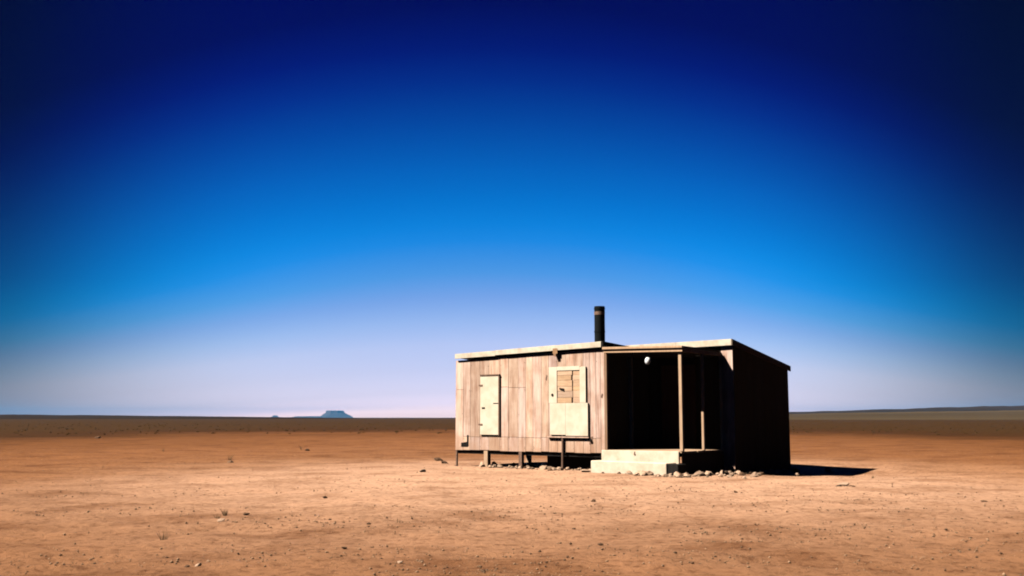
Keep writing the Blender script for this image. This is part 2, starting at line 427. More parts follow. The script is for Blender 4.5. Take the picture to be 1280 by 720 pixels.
def hh(py, r): return 1.25 + (522 - py) * r / F_PX
ridge('hills', 700, 1500, 2400, [(-2600, -1), (-1200, hh(514, 1500)), (-500, hh(512, 1500)), (0, hh(517.5, 1500)), (230, hh(519.5, 1500)), (420, hh(521.8, 1500)), (560, hh(523, 1500) - 1), (640, -1.0)],
      M['hill2'], 'long dark low rise along the left horizon', 11, -2700, 640)
ridge('hills', 500, 1500, 1900, [(900, -1), (960, hh(517.5, 1500)), (1010, hh(516.5, 1500)), (1280, hh(512, 1500)), (1800, hh(509, 1500)), (2600, hh(513, 1500)), (4200, -1)],
      M['hill'], 'olive brown plain rising gently toward the right horizon', 21, 880, 4300)
ridge('hills', 2000, 2600, 3400, [(900, hh(516.5, 2600)), (985, hh(514.6, 2600)), (1060, hh(513, 2600)), (1130, hh(510.5, 2600)), (1210, hh(508, 2600)), (1290, hh(507, 2600)), (1800, hh(504, 2600)), (2600, hh(510, 2600)), (4200, -1)],
      M['hill2'], 'dark flat-topped ridge on the right horizon', 31, 860, 4300)

def mesa(name, R, x0, x1, xt0, xt1, ytop, label, seed):
    """flat-topped hill: real cone of slopes with a cliff band and a level cap"""
    w = (x1 - x0) / F_PX * R / 2; wt = (xt1 - xt0) / F_PX * R / 2
    cx = ((x0 + x1) / 2 - 640) / F_PX * R; off = ((xt0 + xt1) / 2 - (x0 + x1) / 2) / F_PX * R
    H = hh(ytop, R)
    prof = [(1.0, -0.03), (0.72, 0.22), (0.45, 0.45), (0.20, 0.68), (0.10, 0.93), (0.0, 1.0), (-1, 1.0)]
    n = 48; v = []; f = []
    for t, hz in prof:
        for i in range(n):
            a = 2 * math.pi * i / n
            jit = 1 + 0.07 * math.sin(3 * a + seed) + 0.05 * math.sin(7 * a + 2 * seed) + rng.uniform(-0.03, 0.03)
            rr = (wt + (w - wt) * t if t >= 0 else 0.01) * (jit if abs(t) < 0.99 else 1)
            k = 1 - max(t, 0)
            z = H * hz * (1 + (rng.uniform(-0.03, 0.02) if 0 < t < 1 else 0))
            v.append((cx + off * k + rr * math.cos(a), R + rr * math.sin(a) * 1.3, z))
    m_ = len(prof)
    for k in range(m_ - 1):
        for i in range(n):
            j_ = (i + 1) % n
            f.append((k * n + i, k * n + j_, (k + 1) * n + j_, (k + 1) * n + i))
    me = bpy.data.meshes.new(name); me.from_pydata(v, [], f)
    return tag(link(name, me, M['mesa']), label, 'mesa', kind='structure')
mesa('mesa', 17000, 399, 443, 410.5, 428.5, 513.3, 'blue flat-topped mesa far off on the left horizon', 1.0)
mesa('mesa', 17500, 340, 352, 343.5, 348.5, 519.3, 'tiny dark knoll on the horizon left of the mesa', 2.0)
mesa('mesa', 16500, 364, 408, 373, 402, 520.3, 'low dark shelf of rock at the foot of the mesa', 3.0)

# ------------------------------------------------------------------ haze
hz_m = bpy.data.materials.new('desert haze'); hz_m.use_nodes = True
hn = hz_m.node_tree; hn.nodes.clear()
ho = hn.nodes.new('ShaderNodeOutputMaterial'); hv = hn.nodes.new('ShaderNodeVolumePrincipled')
hv.inputs['Color'].default_value = (0.10, 0.42, 0.86, 1)
hv.inputs['Density'].default_value = 3.6e-5
hn.links.new(hv.outputs[0], ho.inputs['Volume'])
hb = MB(); hb.box(-20500, 20500, -20500, 20500, -45, 170)
haze = hb.build('haze', hz_m)
tag(haze, 'thin pale blue air over the whole plain', 'haze', kind='stuff')

# ------------------------------------------------------------------ the shack
shack = bpy.data.objects.new('wooden_shack', None); COL.objects.link(shack)
shack.location = SH_O; shack.rotation_euler = (0, 0, -TH)
tag(shack, 'weathered flat-roofed wooden shack with dark open porch, alone on the desert floor', 'shack')

U0, U1 = -6.77, -2.055          # left unit, along the front
ZF = 0.42                       # floor level
P = 1.966                       # depth of the porch
UR = 0.285                      # right end
VB = 5.0                        # back of the right unit
def ztop(u): return 2.745 + (u + 6.71) / 4.65 * 0.125     # top of the front boards

def tone(lo=0.86, hi=1.05, warm=0.05):
    k = rng.uniform(lo, hi); w = rng.uniform(-warm, warm)
    return (k * (1 + w * 0.4), k, k * (1 - w))

# front wall of vertical boards, individually weathered
fw = MB()
fw.box(U0 + 0.02, U1 - 0.02, 0.03, 0.09, ZF + 0.01, ztop(U0) - 0.01, (0.12, 0.10, 0.09), z1b=ztop(U1) - 0.01)
seams = [-6.77, -6.50, -6.26, -5.93, -5.62, -5.25, -4.98, -4.66, -4.42, -4.19, -3.93, -3.70, -3.44, -3.18, -2.93, -2.66, -2.46, -2.30, -2.16, -2.055]
hseam = {0: 1.98, 4: None, 5: 2.02, 6: 2.0, 7: 2.0}
for i in range(len(seams) - 1):
    a, b_ = seams[i] + 0.003, seams[i + 1] - 0.003
    dv_ = rng.uniform(0, 0.006)
    cuts = [ZF + rng.uniform(-0.012, 0.006)]
    if hseam.get(i): cuts.append(hseam[i])
    # the short boards of the bottom course
    if 1 <= i <= 17: cuts.append(0.76 + rng.uniform(-0.01, 0.01))
    cuts = sorted(cuts) + [None]
    for k in range(len(cuts) - 1):
        z0 = cuts[k] + (0.004 if k else 0)
        t_ = tone(0.76, 1.12, 0.09)
        if cuts[k + 1] is None:
            fw.box(a, b_, -dv_, 0.028, z0, ztop(a) - 0.002, t_, z1b=ztop(b_) - 0.002)
        else:
            fw.box(a, b_, -dv_ - (0.003 if k == 0 else 0), 0.028, z0, cuts[k + 1] - 0.004, t_)
front = fw.build('front_wall', M['board'], shack, 0.002)
# nail heads and knots
nh = MB()
for i in range(46):
    u_ = rng.choice(seams[1:-1]) + rng.choice((-0.03, 0.03)); z_ = rng.choice((0.50, 0.72, 1.35, 1.95, 2.6)) + rng.uniform(-0.03, 0.03)
    nh.tube((u_, -0.0075, z_), (u_, -0.013, z_), 0.006, n=6)
nh.build('nail_head', M['rust'], front)
o = tag(bpy.data.objects.get('nail_head')); o['kind'] = 'stuff'

# broken hole at the lower left corner, small hole lower right, and split knots
hl = MB()
hl.box(-6.56, -6.33, -0.012, -0.007, 0.50, 0.60, z1b=0.63)
hl.box(-6.36, -6.31, -0.013, -0.008, 0.52, 0.80)
hl.build('broken_hole', M['hole'], shack)
hl = MB()
for (u_, z_, w_, h_) in ((-2.44, 0.62, 0.10, 0.19),):
    hl.hexa([(u_ - w_ / 2, -0.013, z_), (u_ + w_ * .3, -0.013, z_ + 0.02), (u_ + w_ * .3, -0.008, z_ + 0.02), (u_ - w_ / 2, -0.008, z_),
             (u_ - w_ * .3, -0.013, z_ + h_ * .9), (u_ + w_ / 2, -0.013, z_ + h_), (u_ + w_ / 2, -0.008, z_ + h_), (u_ - w_ * .3, -0.008, z_ + h_ * .9)])
hl.build('broken_hole', M['rust'], shack)
hl = MB()
hl.tube((-2.44, -0.014, 0.71), (-2.44, -0.05, 0.71), 0.035, n=10)
hl.build('pipe_stub', M['hole'], shack)
for (u_, z_, du_, dz_) in ((-2.52, 1.50, 0.10, 0.05), (-2.12, 1.80, 0.035, 0.07), (-3.76, 2.28, 0.03, 0.10)):
    hl = MB()
    hl.hexa([(u_ - du_, -0.012, z_ - dz_), (u_ - du_ + .03, -0.012, z_ - dz_ - .02), (u_ - du_ + .03, -0.007, z_ - dz_ - .02), (u_ - du_, -0.007, z_ - dz_),
             (u_, -0.012, z_ + .02), (u_ + .02, -0.012, z_), (u_ + .02, -0.007, z_), (u_, -0.007, z_ + .02)])
    hl.build('split_knot', M['rust'], shack)

# left end, back of the left unit, floor beams
def clad(name, axis, fixed, a0, a1, z0, za, zb, mat, w=0.22, th=0.03, lo=0.85, out=-1):
    """vertical boards along a wall; axis 'u' or 'v', other coordinate fixed"""
    m = MB(); n = max(1, round((a1 - a0) / w)); e_ = np.linspace(a0, a1, n + 1)
    for i in range(n):
        p, q = e_[i] + 0.002, e_[i + 1] - 0.002
        zp = za + (zb - za) * (p - a0) / (a1 - a0); zq = za + (zb - za) * (q - a0) / (a1 - a0)
        d = rng.uniform(0, 0.005); t_ = tone(lo, 1.06, 0.06)
        zz = z0 + rng.uniform(-0.01, 0.01)
        if axis == 'u':
            v0, v1 = (fixed - d, fixed + th) if out < 0 else (fixed - th, fixed + d)
            m.box(p, q, v0, v1, zz, zp, t_, z1b=zq)
        else:
            u0, u1 = (fixed - d, fixed + th) if out < 0 else (fixed - th, fixed + d)
            m.hexa([(u0, p, zz), (u1, p, zz), (u1, q, zz), (u0, q, zz), (u0, p, zp), (u1, p, zp), (u1, q, zq), (u0, q, zq)], t_)
    return m.build(name, mat, shack)
LB = 3.0
clad('end_wall', 'v', U0 + 0.0, 0.032, LB, ZF, ztop(U0), 2.55, M['board'], out=-1)
clad('back_wall', 'u', LB, U0 + 0.035, U1 - 0.4, ZF, 2.55, 2.62, M['board'], out=1)
clad('porch_side_wall', 'v', U1 + 0.002, 0.032, P, ZF, ztop(U1), 2.72, M['shade_board'], out=1)
bm_ = MB()
bm_.box(U0 + 0.02, -2.0, 0.06, 0.16, ZF - 0.10, ZF - 0.004)
bm_.box(U0 + 0.02, U1, LB - 0.16, LB - 0.06, ZF - 0.10, ZF - 0.004)
for u_ in (-6.7, -5.7, -4.6, -3.3):
    bm_.box(u_ - 0.05, u_ + 0.05, 0.17, LB - 0.17, ZF - 0.10, ZF - 0.004)
bm_.build('floor_beam', M['shade_board'], shack)
fl = MB(); fl.box(U0 + 0.035, U1 - 0.035, 0.095, LB - 0.035, ZF, ZF + 0.035)
fl.build('floor', M['shade_board'], shack)
# corner trim at the right end of the front
ct = MB(); ct.box(U1 + 0.003, U1 + 0.075, -0.012, 0.06, ZF + 0.05, ztop(U1) - 0.03, (0.55, 0.5, 0.48))
ct.build('door_jamb', M['post'], shack, 0.004)

# stilts under the left unit
for (u_, w_, mt) in ((-6.735, 0.045, 'rust'), (-5.73, 0.13, 'post'), (-4.60, 0.10, 'rust')):
    st = MB(); st.box(u_ - w_ / 2, u_ + w_ / 2, 0.0, w_, -0.15, ZF - 0.013, z1b=ZF - 0.013)
    st.build('stilt', M[mt], shack, 0.004)
for (u_, w_) in ((-6.6, 0.12), (-4.9, 0.12), (-3.0, 0.12)):
    st = MB(); st.box(u_ - w_ / 2, u_ + w_ / 2, LB - 0.16, LB - 0.04, -0.15, ZF - 0.11)
    st.build('stilt', M['post'], shack, 0.004)
# thin pipe running down the wall into the ground
pp = MB(); pp.tube((-3.26, -0.045, -0.1), (-3.25, -0.045, 0.82), 0.028, n=10)
pp.build('drain_pipe', M['rust'], shack)
# dark panels added under the floor, standing in for the shade toward the porch
uf = MB(); uf.box(-4.02, -2.2, 0.35, 0.45, -0.1, ZF - 0.11, (1, 1, 1)); uf.box(-4.02, -3.92, 0.45, LB - 0.2, -0.1, ZF - 0.11)
uf.build('underfloor_shade', M['shade_board'], shack)

# ---- window covers
wc = MB(); wc.box(-5.885, -5.275, -0.045, -0.008, 0.815, 2.315)
c1 = wc.build('window_cover', M['panel'], shack, 0.003)
c1['label'] = 'tall narrow white board cover'
fr = MB(); fr.box(-5.885, -5.235, -0.062, -0.009, 2.320, 2.352); fr.box(-5.272, -5.238, -0.05, -0.009, 0.80, 2.318)
fr.build('frame', M['rust'], c1)
for z_ in (1.05, 2.05):
    hg = MB(); hg.box(-5.93, -5.80, -0.053, -0.0455, z_, z_ + 0.045); hg.build('hinge', M['rust'], c1)
lt = MB(); lt.box(-5.82, -5.72, -0.052, -0.046, 1.475, 1.515)
lt.build('latch', M['hole'], c1)
lt = MB(); lt.box(-5.44, -5.278, -0.050, -0.046, 1.60, 1.622)
lt.build('batten', M['hole'], c1)

wc = MB()
# pale sheet with a square opening closed by rough boards
a0, a1, z0, z1 = -3.665, -2.50, 0.815, 2.475
p0, p1, q0, q1 = -3.415, -2.735, 1.60, 2.385
wc.box(a0, p0, -0.05, -0.008, q0, z1); wc.box(p1, a1 - 0.06, -0.05, -0.008, q0, z1 - 0.01)
wc.box(p0, p1, -0.05, -0.008, q1, z1 + 0.005)
wc.box(a0 + 0.03, -3.16, -0.05, -0.008, z0 + 0.02, q0 - 0.003, (0.98, 0.98, 0.98)); wc.box(-3.155, a1, -0.056, -0.008, z0, q0 - 0.003)
c2 = wc.build('window_cover', M['panel'], shack, 0.003)
c2['label'] = 'wide white sheet cover with a boarded square'
sl = MB(); sl.box(-3.70, -2.47, -0.075, -0.009, 0.770, 0.797); sl.build('sill', M['board'], c2)
pb = MB()
zz = q0 + 0.004
for k, h_ in enumerate((0.13, 0.16, 0.11, 0.15, 0.12, 0.115)):
    z2 = min(zz + h_, q1 - 0.002)
    pb.box(p0 + 0.003, -2.98 + rng.uniform(-.03, .03), -0.03 - rng.uniform(0, .008), -0.009, zz, z2 - 0.006, tone(0.78, 1.1, 0.1))
    pb.box(-2.94, p1 - 0.003, -0.03 - rng.uniform(0, .008), -0.009, zz, z2 - 0.004, tone(0.78, 1.1, 0.1))
    zz = z2
pb.build('boarding', M['patch'], c2)
lt = MB(); lt.hexa([(-3.34, -0.046, 1.93), (-3.20, -0.046, 1.88), (-3.20, -0.040, 1.88), (-3.34, -0.040, 1.93),
                    (-3.35, -0.046, 1.97), (-3.20, -0.046, 1.95), (-3.20, -0.040, 1.95), (-3.35, -0.040, 1.97)])
lt.build('latch', M['hole'], c2)
lt = MB(); lt.tube((-3.55, -0.052, 1.80), (-3.55, -0.062, 1.80), 0.035, n=8)
lt.build('knob', M['hole'], c2)

# ---- roofs
def slab(name, u0, u1, v0, v1, zl, zr, drop, th, mat):
    """roof slab: top heights zl/zr at the front left/right, falling by drop to the back"""
    m = MB()
    m.hexa([(u0, v0, zl - th), (u1, v0, zr - th), (u1, v1, zr - th - drop), (u0, v1, zl - th - drop),
            (u0, v0, zl), (u1, v0, zr), (u1, v1, zr - drop), (u0, v1, zl - drop)])
    return m.build(name, mat, shack)
rl = slab('roof', U0 + 0.0, U1 + 0.0, -0.045, LB + 0.1, 2.885, 3.01, 0.22, 0.06, M['roof'])
fs = MB()
# fascia of bent tin lengths, lapped
cutu = [U0 + 0.035, -5.35, -3.42, U1 - 0.02]
for k in range(3):
    a, b_ = cutu[k], cutu[k + 1] - 0.004
    za = 2.914 + (a - U0) / 4.7 * 0.128; zb = 2.914 + (b_ - U0) / 4.7 * 0.128
    lift = (0.0, 0.006, 0.0)[k]
    fs.box(a, b_, -0.085 - 0.004 * k, -0.048, za - 0.125 + lift, za + lift, tone(0.95, 1.03, 0.02), z1b=zb + lift, z0b=zb - 0.135 + lift)
fs.build('fascia', M['tin'], rl, 0.003)
fs = MB(); fs.hexa([(U1 + 0.003, -0.08, 2.87), (U1 + 0.03, -0.08, 2.87), (U1 + 0.03, LB, 2.70), (U1 + 0.003, LB, 2.70),
                    (U1 + 0.003, -0.08, 3.045), (U1 + 0.03, -0.08, 3.045), (U1 + 0.03, LB, 2.86), (U1 + 0.003, LB, 2.86)])
fs.build('side_fascia', M['shade_board'], rl)
# bracket where two fascia lengths meet
br = MB(); br.box(-3.50, -3.36, -0.10, -0.092, 2.80, 2.93, (0.7, 0.6, 0.5)); br.box(-3.47, -3.40, -0.11, 0.0, 2.74, 2.80, (0.6, 0.5, 0.45))
br.build('bracket', M['post'], rl)

rr_ = slab('roof', -2.9, UR + 0.02, P - 0.05, VB + 0.05, 3.045, 3.065, 0.52, 0.06, M['roof'])
fs = MB()
for (a, b_, k) in ((-2.75, -1.2, 0), (-1.196, UR + 0.02, 1)):
    za = 3.073 + (a + 2.65) / 2.95 * 0.03; zb = 3.073 + (b_ + 2.65) / 2.95 * 0.03
    fs.box(a, b_, P - 0.09, P - 0.053, za - 0.15, za, tone(0.97, 1.03, 0.02), z1b=zb, z0b=zb - 0.15)
fs.build('fascia', M['tin'], rr_, 0.003)
fs = MB()
u_a, u_b = UR + 0.023, UR + 0.05
fs.hexa([(u_a, P - 0.09, 2.955), (u_b, P - 0.09, 2.955), (u_b, VB + 0.08, 2.44), (u_a, VB + 0.08, 2.44),
         (u_a, P - 0.09, 3.103), (u_b, P - 0.09, 3.103), (u_b, VB + 0.08, 2.575), (u_a, VB + 0.08, 2.575)])
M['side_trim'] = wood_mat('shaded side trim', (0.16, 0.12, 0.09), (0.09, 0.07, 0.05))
fs.build('side_fascia', M['side_trim'], rr_)

# ---- right unit walls
def zfr(u): return 2.93
clad('front_wall', 'u', P, -0.02, UR - 0.002, 0.05, 2.93, 2.94, M['board'], w=0.155, lo=0.9, out=-1)
clad('porch_back_wall', 'u', P, U1 - 0.8, -0.024, 0.3, 2.9, 2.92, M['shade_board'], out=-1)
clad('side_wall', 'v', UR, P + 0.034, VB, -0.06, 2.95, 2.50, M['shade_board'], w=0.2, out=1)
clad('back_wall', 'u', VB, U1 - 0.8, UR - 0.035, -0.05, 2.48, 2.50, M['shade_board'], out=1)
clad('end_wall', 'v', U1 - 0.8, P + 0.034, VB - 0.03, 0.3, 2.9, 2.48, M['shade_board'], out=-1)
# inner door and its frame, deep in the porch shade
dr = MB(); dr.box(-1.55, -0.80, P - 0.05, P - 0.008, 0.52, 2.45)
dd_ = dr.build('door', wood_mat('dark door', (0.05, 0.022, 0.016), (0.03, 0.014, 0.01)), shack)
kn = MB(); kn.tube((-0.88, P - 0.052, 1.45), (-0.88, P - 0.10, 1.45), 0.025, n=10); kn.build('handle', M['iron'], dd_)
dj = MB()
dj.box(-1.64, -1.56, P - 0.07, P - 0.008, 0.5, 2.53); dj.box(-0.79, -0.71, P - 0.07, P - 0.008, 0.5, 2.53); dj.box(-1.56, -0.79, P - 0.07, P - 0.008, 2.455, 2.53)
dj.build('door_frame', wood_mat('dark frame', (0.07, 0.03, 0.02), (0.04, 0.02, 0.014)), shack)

# ---- porch roof, beams, posts, deck, steps
pr_ = MB()
pr_.hexa([(U1 + 0.035, -0.10, 2.86), (0.12, -0.10, 2.81), (0.0, P - 0.1, 2.81), (U1 + 0.035, P - 0.1, 2.86),
          (U1 + 0.035, -0.10, 2.895), (0.12, -0.10, 2.845), (0.0, P - 0.1, 2.845), (U1 + 0.035, P - 0.1, 2.895)])
pr_.build('porch_roof', M['roof'], shack)
pbm = MB()
pbm.box(U1 + 0.035, 0.125, -0.135, -0.103, 2.845, 2.90, (1.05, 1.0, 0.95), z1b=2.848, z0b=2.80)
pbm.box(U1 + 0.05, 0.11, -0.095, -0.02, 2.765, 2.855, (1.1, 1.05, 1.0), z1b=2.805, z0b=2.715)
pbm.build('porch_beam', M['post'], shack, 0.004)
sbm = MB(); sbm.hexa([(0.03, -0.015, 2.715), (0.10, -0.015, 2.715), (-0.01, P - 0.01, 2.715), (-0.07, P - 0.01, 2.715), (0.03, -0.015, 2.805), (0.10, -0.015, 2.805), (-0.01, P - 0.01, 2.805), (-0.07, P - 0.01, 2.805)]); sbm.build('porch_side_beam', M['post'], shack)
rf_ = MB()
for u_ in np.linspace(-1.75, -0.25, 4): rf_.box(u_ - 0.025, u_ + 0.025, -0.015, P - 0.01, 2.70, 2.80)
rf_.build('rafter', M['shade_board'], shack)
for (v_, tz, w_) in ((0.0, 2.712, 0.078), (1.00, 2.712, 0.062), (1.90, 2.712, 0.05)):
    po = MB(); po.box(-0.03, -0.03 + w_, v_ - 0.04, v_ - 0.04 + w_, 0.505, tz)
    po.build('porch_post', M['post'], shack, 0.006)
ip = MB(); ip.box(U1 + 0.034, U1 + 0.115, 0.98, 1.07, 0.505, 2.70)
ip.build('inner_post', M['post'], shack, 0.004)
dk = MB()
edges = np.linspace(0.0, P - 0.01, 13)
for i in range(12): dk.box(U1 + 0.03, 0.02 + rng.uniform(-.012, .012), edges[i] + 0.003, edges[i + 1] - 0.003, 0.465, 0.502, tone(0.8, 1.05, 0.05))
dk.build('deck', M['post'], shack)
sk = MB(); sk.box(-0.03, -0.004, 0.03, P - 0.01, -0.12, 0.462); sk.build('deck_skirt', M['shade_board'], shack)
stp = MB(); stp.box(-2.12, -0.05, -0.06, -0.003, 0.0, 0.495, z1b=0.50)
stp.build('deck_front', M['conc'], shack, 0.008)
lk = MB(); lk.tube((-1.20, -0.062, 0.42), (-1.20, -0.075, 0.42), 0.022, n=8); lk.box(-1.21, -1.19, -0.068, -0.062, 0.42, 0.48); lk.build('hook', M['rust'], shack)
stp = MB(); stp.box(-2.12, -0.11, -0.50, -0.063, -0.12, 0.265, z1b=0.255)
stp.build('step', M['conc'], shack, 0.012)
blk = MB(); blk.box(-0.105, 0.16, -0.46, -0.1, -0.1, 0.235); 
blk.build('step_end_shade', M['shade_board'], shack, 0.008)  # added dark block, standing in for the shade on the step's end face

# ---- stove pipe
ch = MB()
ch.tube((-2.41, 0.35, 2.90), (-2.41, 0.35, 3.93), 0.128, n=24)
for z_ in (3.30, 3.86): ch.tube((-2.41, 0.35, z_), (-2.41, 0.35, z_ + 0.03), 0.137, n=24)
co = ch.build('chimney_pipe', M['iron'], shack)
rc = MB(); rc.tube((-2.41, 0.35, 3.72), (-2.41, 0.35, 3.80), 0.132, n=24); rc.build('rust_band', M['rust'], co)
fc_ = MB(); fc_.tube((-2.41, 0.35, 2.93), (-2.41, 0.35, 3.04), 0.26, 0.15, n=20); fc_.build('flashing', M['iron'], co)

# ---- hanging lamp in the porch mouth
lw = to_world(-0.84, -0.015)
lamp = bpy.data.objects.new('hanging_lamp', None); COL.objects.link(lamp); lamp.location = (lw[0], lw[1], 2.54)
lamp.rotation_euler = (0, 0, -TH)
tag(lamp, 'small white globe lamp hanging from the porch beam in the dark doorway', 'lamp')
bm2 = bmesh.new(); bmesh.ops.create_uvsphere(bm2, u_segments=20, v_segments=14, radius=0.068)
for v_ in bm2.verts: v_.co.z *= 1.3
me = bpy.data.meshes.new('globe'); bm2.to_mesh(me); bm2.free()
link('globe', me, M['glass_white'], lamp, True)
cd = MB(); cd.tube((0, 0, 0.06), (0, 0, 0.20), 0.012, n=8); cd.tube((0, 0, 0.07), (0, 0, 0.11), 0.03, 0.022, n=10)
cd.build('cord', M['iron'], lamp)

# ------------------------------------------------------------------ rocks
def rock_mesh(seed, n=2):
    bm = bmesh.new(); bmesh.ops.create_icosphere(bm, subdivisions=n, radius=1.0)
    o_ = Vector((seed * 3.1, seed * 1.7, 0))
    for v_ in bm.verts:
        d = mnoise.noise(v_.co * 0.9 + o_) * 0.45 + mnoise.noise(v_.co * 2.3 + o_) * 0.2
        v_.co = v_.co * (1 + d)
    # chip flat facets
    r2 = random.Random(seed)
    for _ in range(5):
        nrm = Vector((r2.uniform(-1, 1), r2.uniform(-1, 1), r2.uniform(-1, 1))).normalized(); lim = r2.uniform(0.55, 0.8)
        for v_ in bm.verts:
            k = v_.co.dot(nrm) - lim
            if k > 0: v_.co -= nrm * k
    for v_ in bm.verts: v_.co.z *= 0.68
    me = bpy.data.meshes.new('rock'); bm.to_mesh(me); bm.free()
    ca = me.color_attributes.new('tone', 'FLOAT_COLOR', 'CORNER')
    k = r2.uniform(0.65, 1.15)
    ca.data.foreach_set('color', [k, k, k, 1.0] * len(me.loops))
    return me
rock_pale = []; rock_dk = []
for s_ in range(9):
    m_ = rock_mesh(s_ + 1); m_.materials.append(M['rock']); rock_pale.append(m_)
for s_ in range(5):
    m_ = rock_mesh(s_ + 31); m_.materials.append(M['rock_dark']); rock_dk.append(m_)

def put_rock(x, y, size, pool, label, group=None, name='stone', flat=1.0, sink=0.25):
    o = bpy.data.objects.new(name, rng.choice(pool)); COL.objects.link(o)
    z = float(ground_h(np.array([x]), np.array([y]))[0])
    sx, sy, sz = size * rng.uniform(.75, 1.25), size * rng.uniform(.75, 1.25), size * rng.uniform(.7, 1.1) * flat
    o.scale = (sx, sy, sz); o.rotation_euler = (rng.uniform(-.3, .3), rng.uniform(-.3, .3), rng.uniform(0, 6.28))
    o.location = (x, y, z + sz * 0.68 * (1 - 2 * sink) * 0.8)
    tag(o, label, 'stone', group)
    return o

def in_solid(u, v):
    return (-2.15 < u < 0.2 and -0.52 < v < P) or (-0.05 < u < UR + 0.03 and v > P - 0.03)
ZONES = {
    'a': (60, 'small pale rubble stone on the sand along the front of the raised left part', 'rubble along the raised front wall'),
    'b': (14, 'small rubble stone lying under the raised floor between the stilts', 'rubble under the raised floor'),
    'c': (74, 'small pale rubble stone in the row before the step and porch', 'rubble before the step and porch'),
    'd': (76, 'pale rubble stone heaped along the foot of the dark end wall', 'rubble along the dark end wall'),
    'e': (14, 'loose rubble stone strayed on the sand just right of the porch', 'stray rubble right of the porch')}
for zk, (num, lab, grp) in ZONES.items():
    c_n = 0
    while c_n < num:
        if zk == 'a': u, v = rng.uniform(-5.9, -2.3), rng.gauss(-0.12, 0.16)
        elif zk == 'b': u, v = rng.uniform(-6.9, -4.1), rng.uniform(0.2, 1.2)
        elif zk == 'c': u, v = 0.6 - abs(rng.gauss(0, 0.75)), rng.gauss(-0.78, 0.17)
        elif zk == 'd': u, v = 0.42 + abs(rng.gauss(0, 0.16)), rng.uniform(-0.3, 4.9)
        else: u, v = rng.uniform(0.6, 2.0), rng.uniform(-0.8, 1.6)
        if in_solid(u, v): continue
        x, y = to_world(u, v)
        s_ = rng.choice((0.02, 0.03, 0.035, 0.045, 0.055, 0.07, 0.09)) * (1.25 if zk == 'd' else 1.0)
        put_rock(x, y, s_, rock_pale if rng.random() < .9 else rock_dk, lab, grp, name='rubble_stone', sink=0.15); c_n += 1

def gpx(px, py, z=0.0):
    """point on flat ground seen at a photo pixel (used only to lay stones out on the ground)"""
    pit = math.atan(162 / F_PX)
    r = Vector(((px - 640) / F_PX, math.cos(pit) + (py - 360) / F_PX * math.sin(pit), math.sin(pit) - (py - 360) / F_PX * math.cos(pit)))
    t = (z - 1.25) / r.z
    return r.x * t, r.y * t
singles = [
    (528, 590, .085, 'p', 'pale stone lying alone left of the shack'),
    (548, 575, .15, 'd', 'dark lump of rock left of the shack corner'),
    (556, 579, .09, 'd', 'flat dark rock between the shack corner and the dark lump'),
    (941, 586, .16, 'p', 'largest pale rubble block in front of the dark end wall'),
    (962, 586, .12, 'p', 'second large pale rubble block before the dark end wall'),
    (952, 590, .08, 'd', 'dark stone between two pale blocks before the end wall'),
    (996, 591, .08, 'p', 'pale stone at the shack end where its shadow begins'),
    (1035, 583.5, .11, 'd', 'dark stone poking out of the shack shadow'),
    (1048, 607, .07, 'p', 'left pale stone of a cluster right of the shack'),
    (1056, 606, .085, 'p', 'middle pale stone of the cluster right of the shack'),
    (1065, 607, .07, 'd', 'dark stone at right end of the cluster beyond the shack'),
    (742, 626, .06, 'd', 'flat dark stone on bare sand below the step'),
    (919, 615, .05, 'd', 'small dark stone on sand below the rubble'),
    (308, 645, .06, 'd', 'dark stone in the left foreground beside dry tufts'),
    (276, 652, .055, 'p', 'pale stone in the left foreground by dry tufts'),
    (406, 620, .05, 'd', 'small dark stone on sand left of the shack'),
    (461, 653, .05, 'd', 'dark stone on open sand in the left middle foreground'),
    (1230, 624, .08, 'd', 'dark stone near the right edge of the sand'),
    (717, 658, .035, 'd', 'small dark stone in the centre foreground'),
    (750, 679, .04, 'd', 'dark stone low in the centre foreground'),
    (1136, 650, .035, 'd', 'small dark stone in the right foreground'),
    (955, 716, .04, 'd', 'dark stone at the bottom edge right of centre'),
    (500, 700, .045, 'p', 'pale stone in the front row left of centre'),
    (526, 698, .04, 'd', 'larger dark stone in the front row left of centre'),
    (248, 703, .04, 'p', 'pale stone low in the left foreground'),
    (234, 704, .035, 'd', 'dark stone low in the left foreground'),
    (431, 684, .04, 'd', 'dark stone halfway up the left foreground'),
    (384, 563, .12, 'd', 'dark rock far out on the orange flat'),
    (288, 576, .10, 'd', 'dark rock out on the flat left of the shack'),
    (122, 547, .18, 'd', 'distant dark boulder far left on the plain'),
]
for (px, py, s_, k, lab) in singles:
    x, y = gpx(px, py)
    put_rock(x, y, s_ * (0.75 if py > 612 else 1.0), rock_pale if k == 'p' else rock_dk, lab, flat=0.8, sink=0.15)

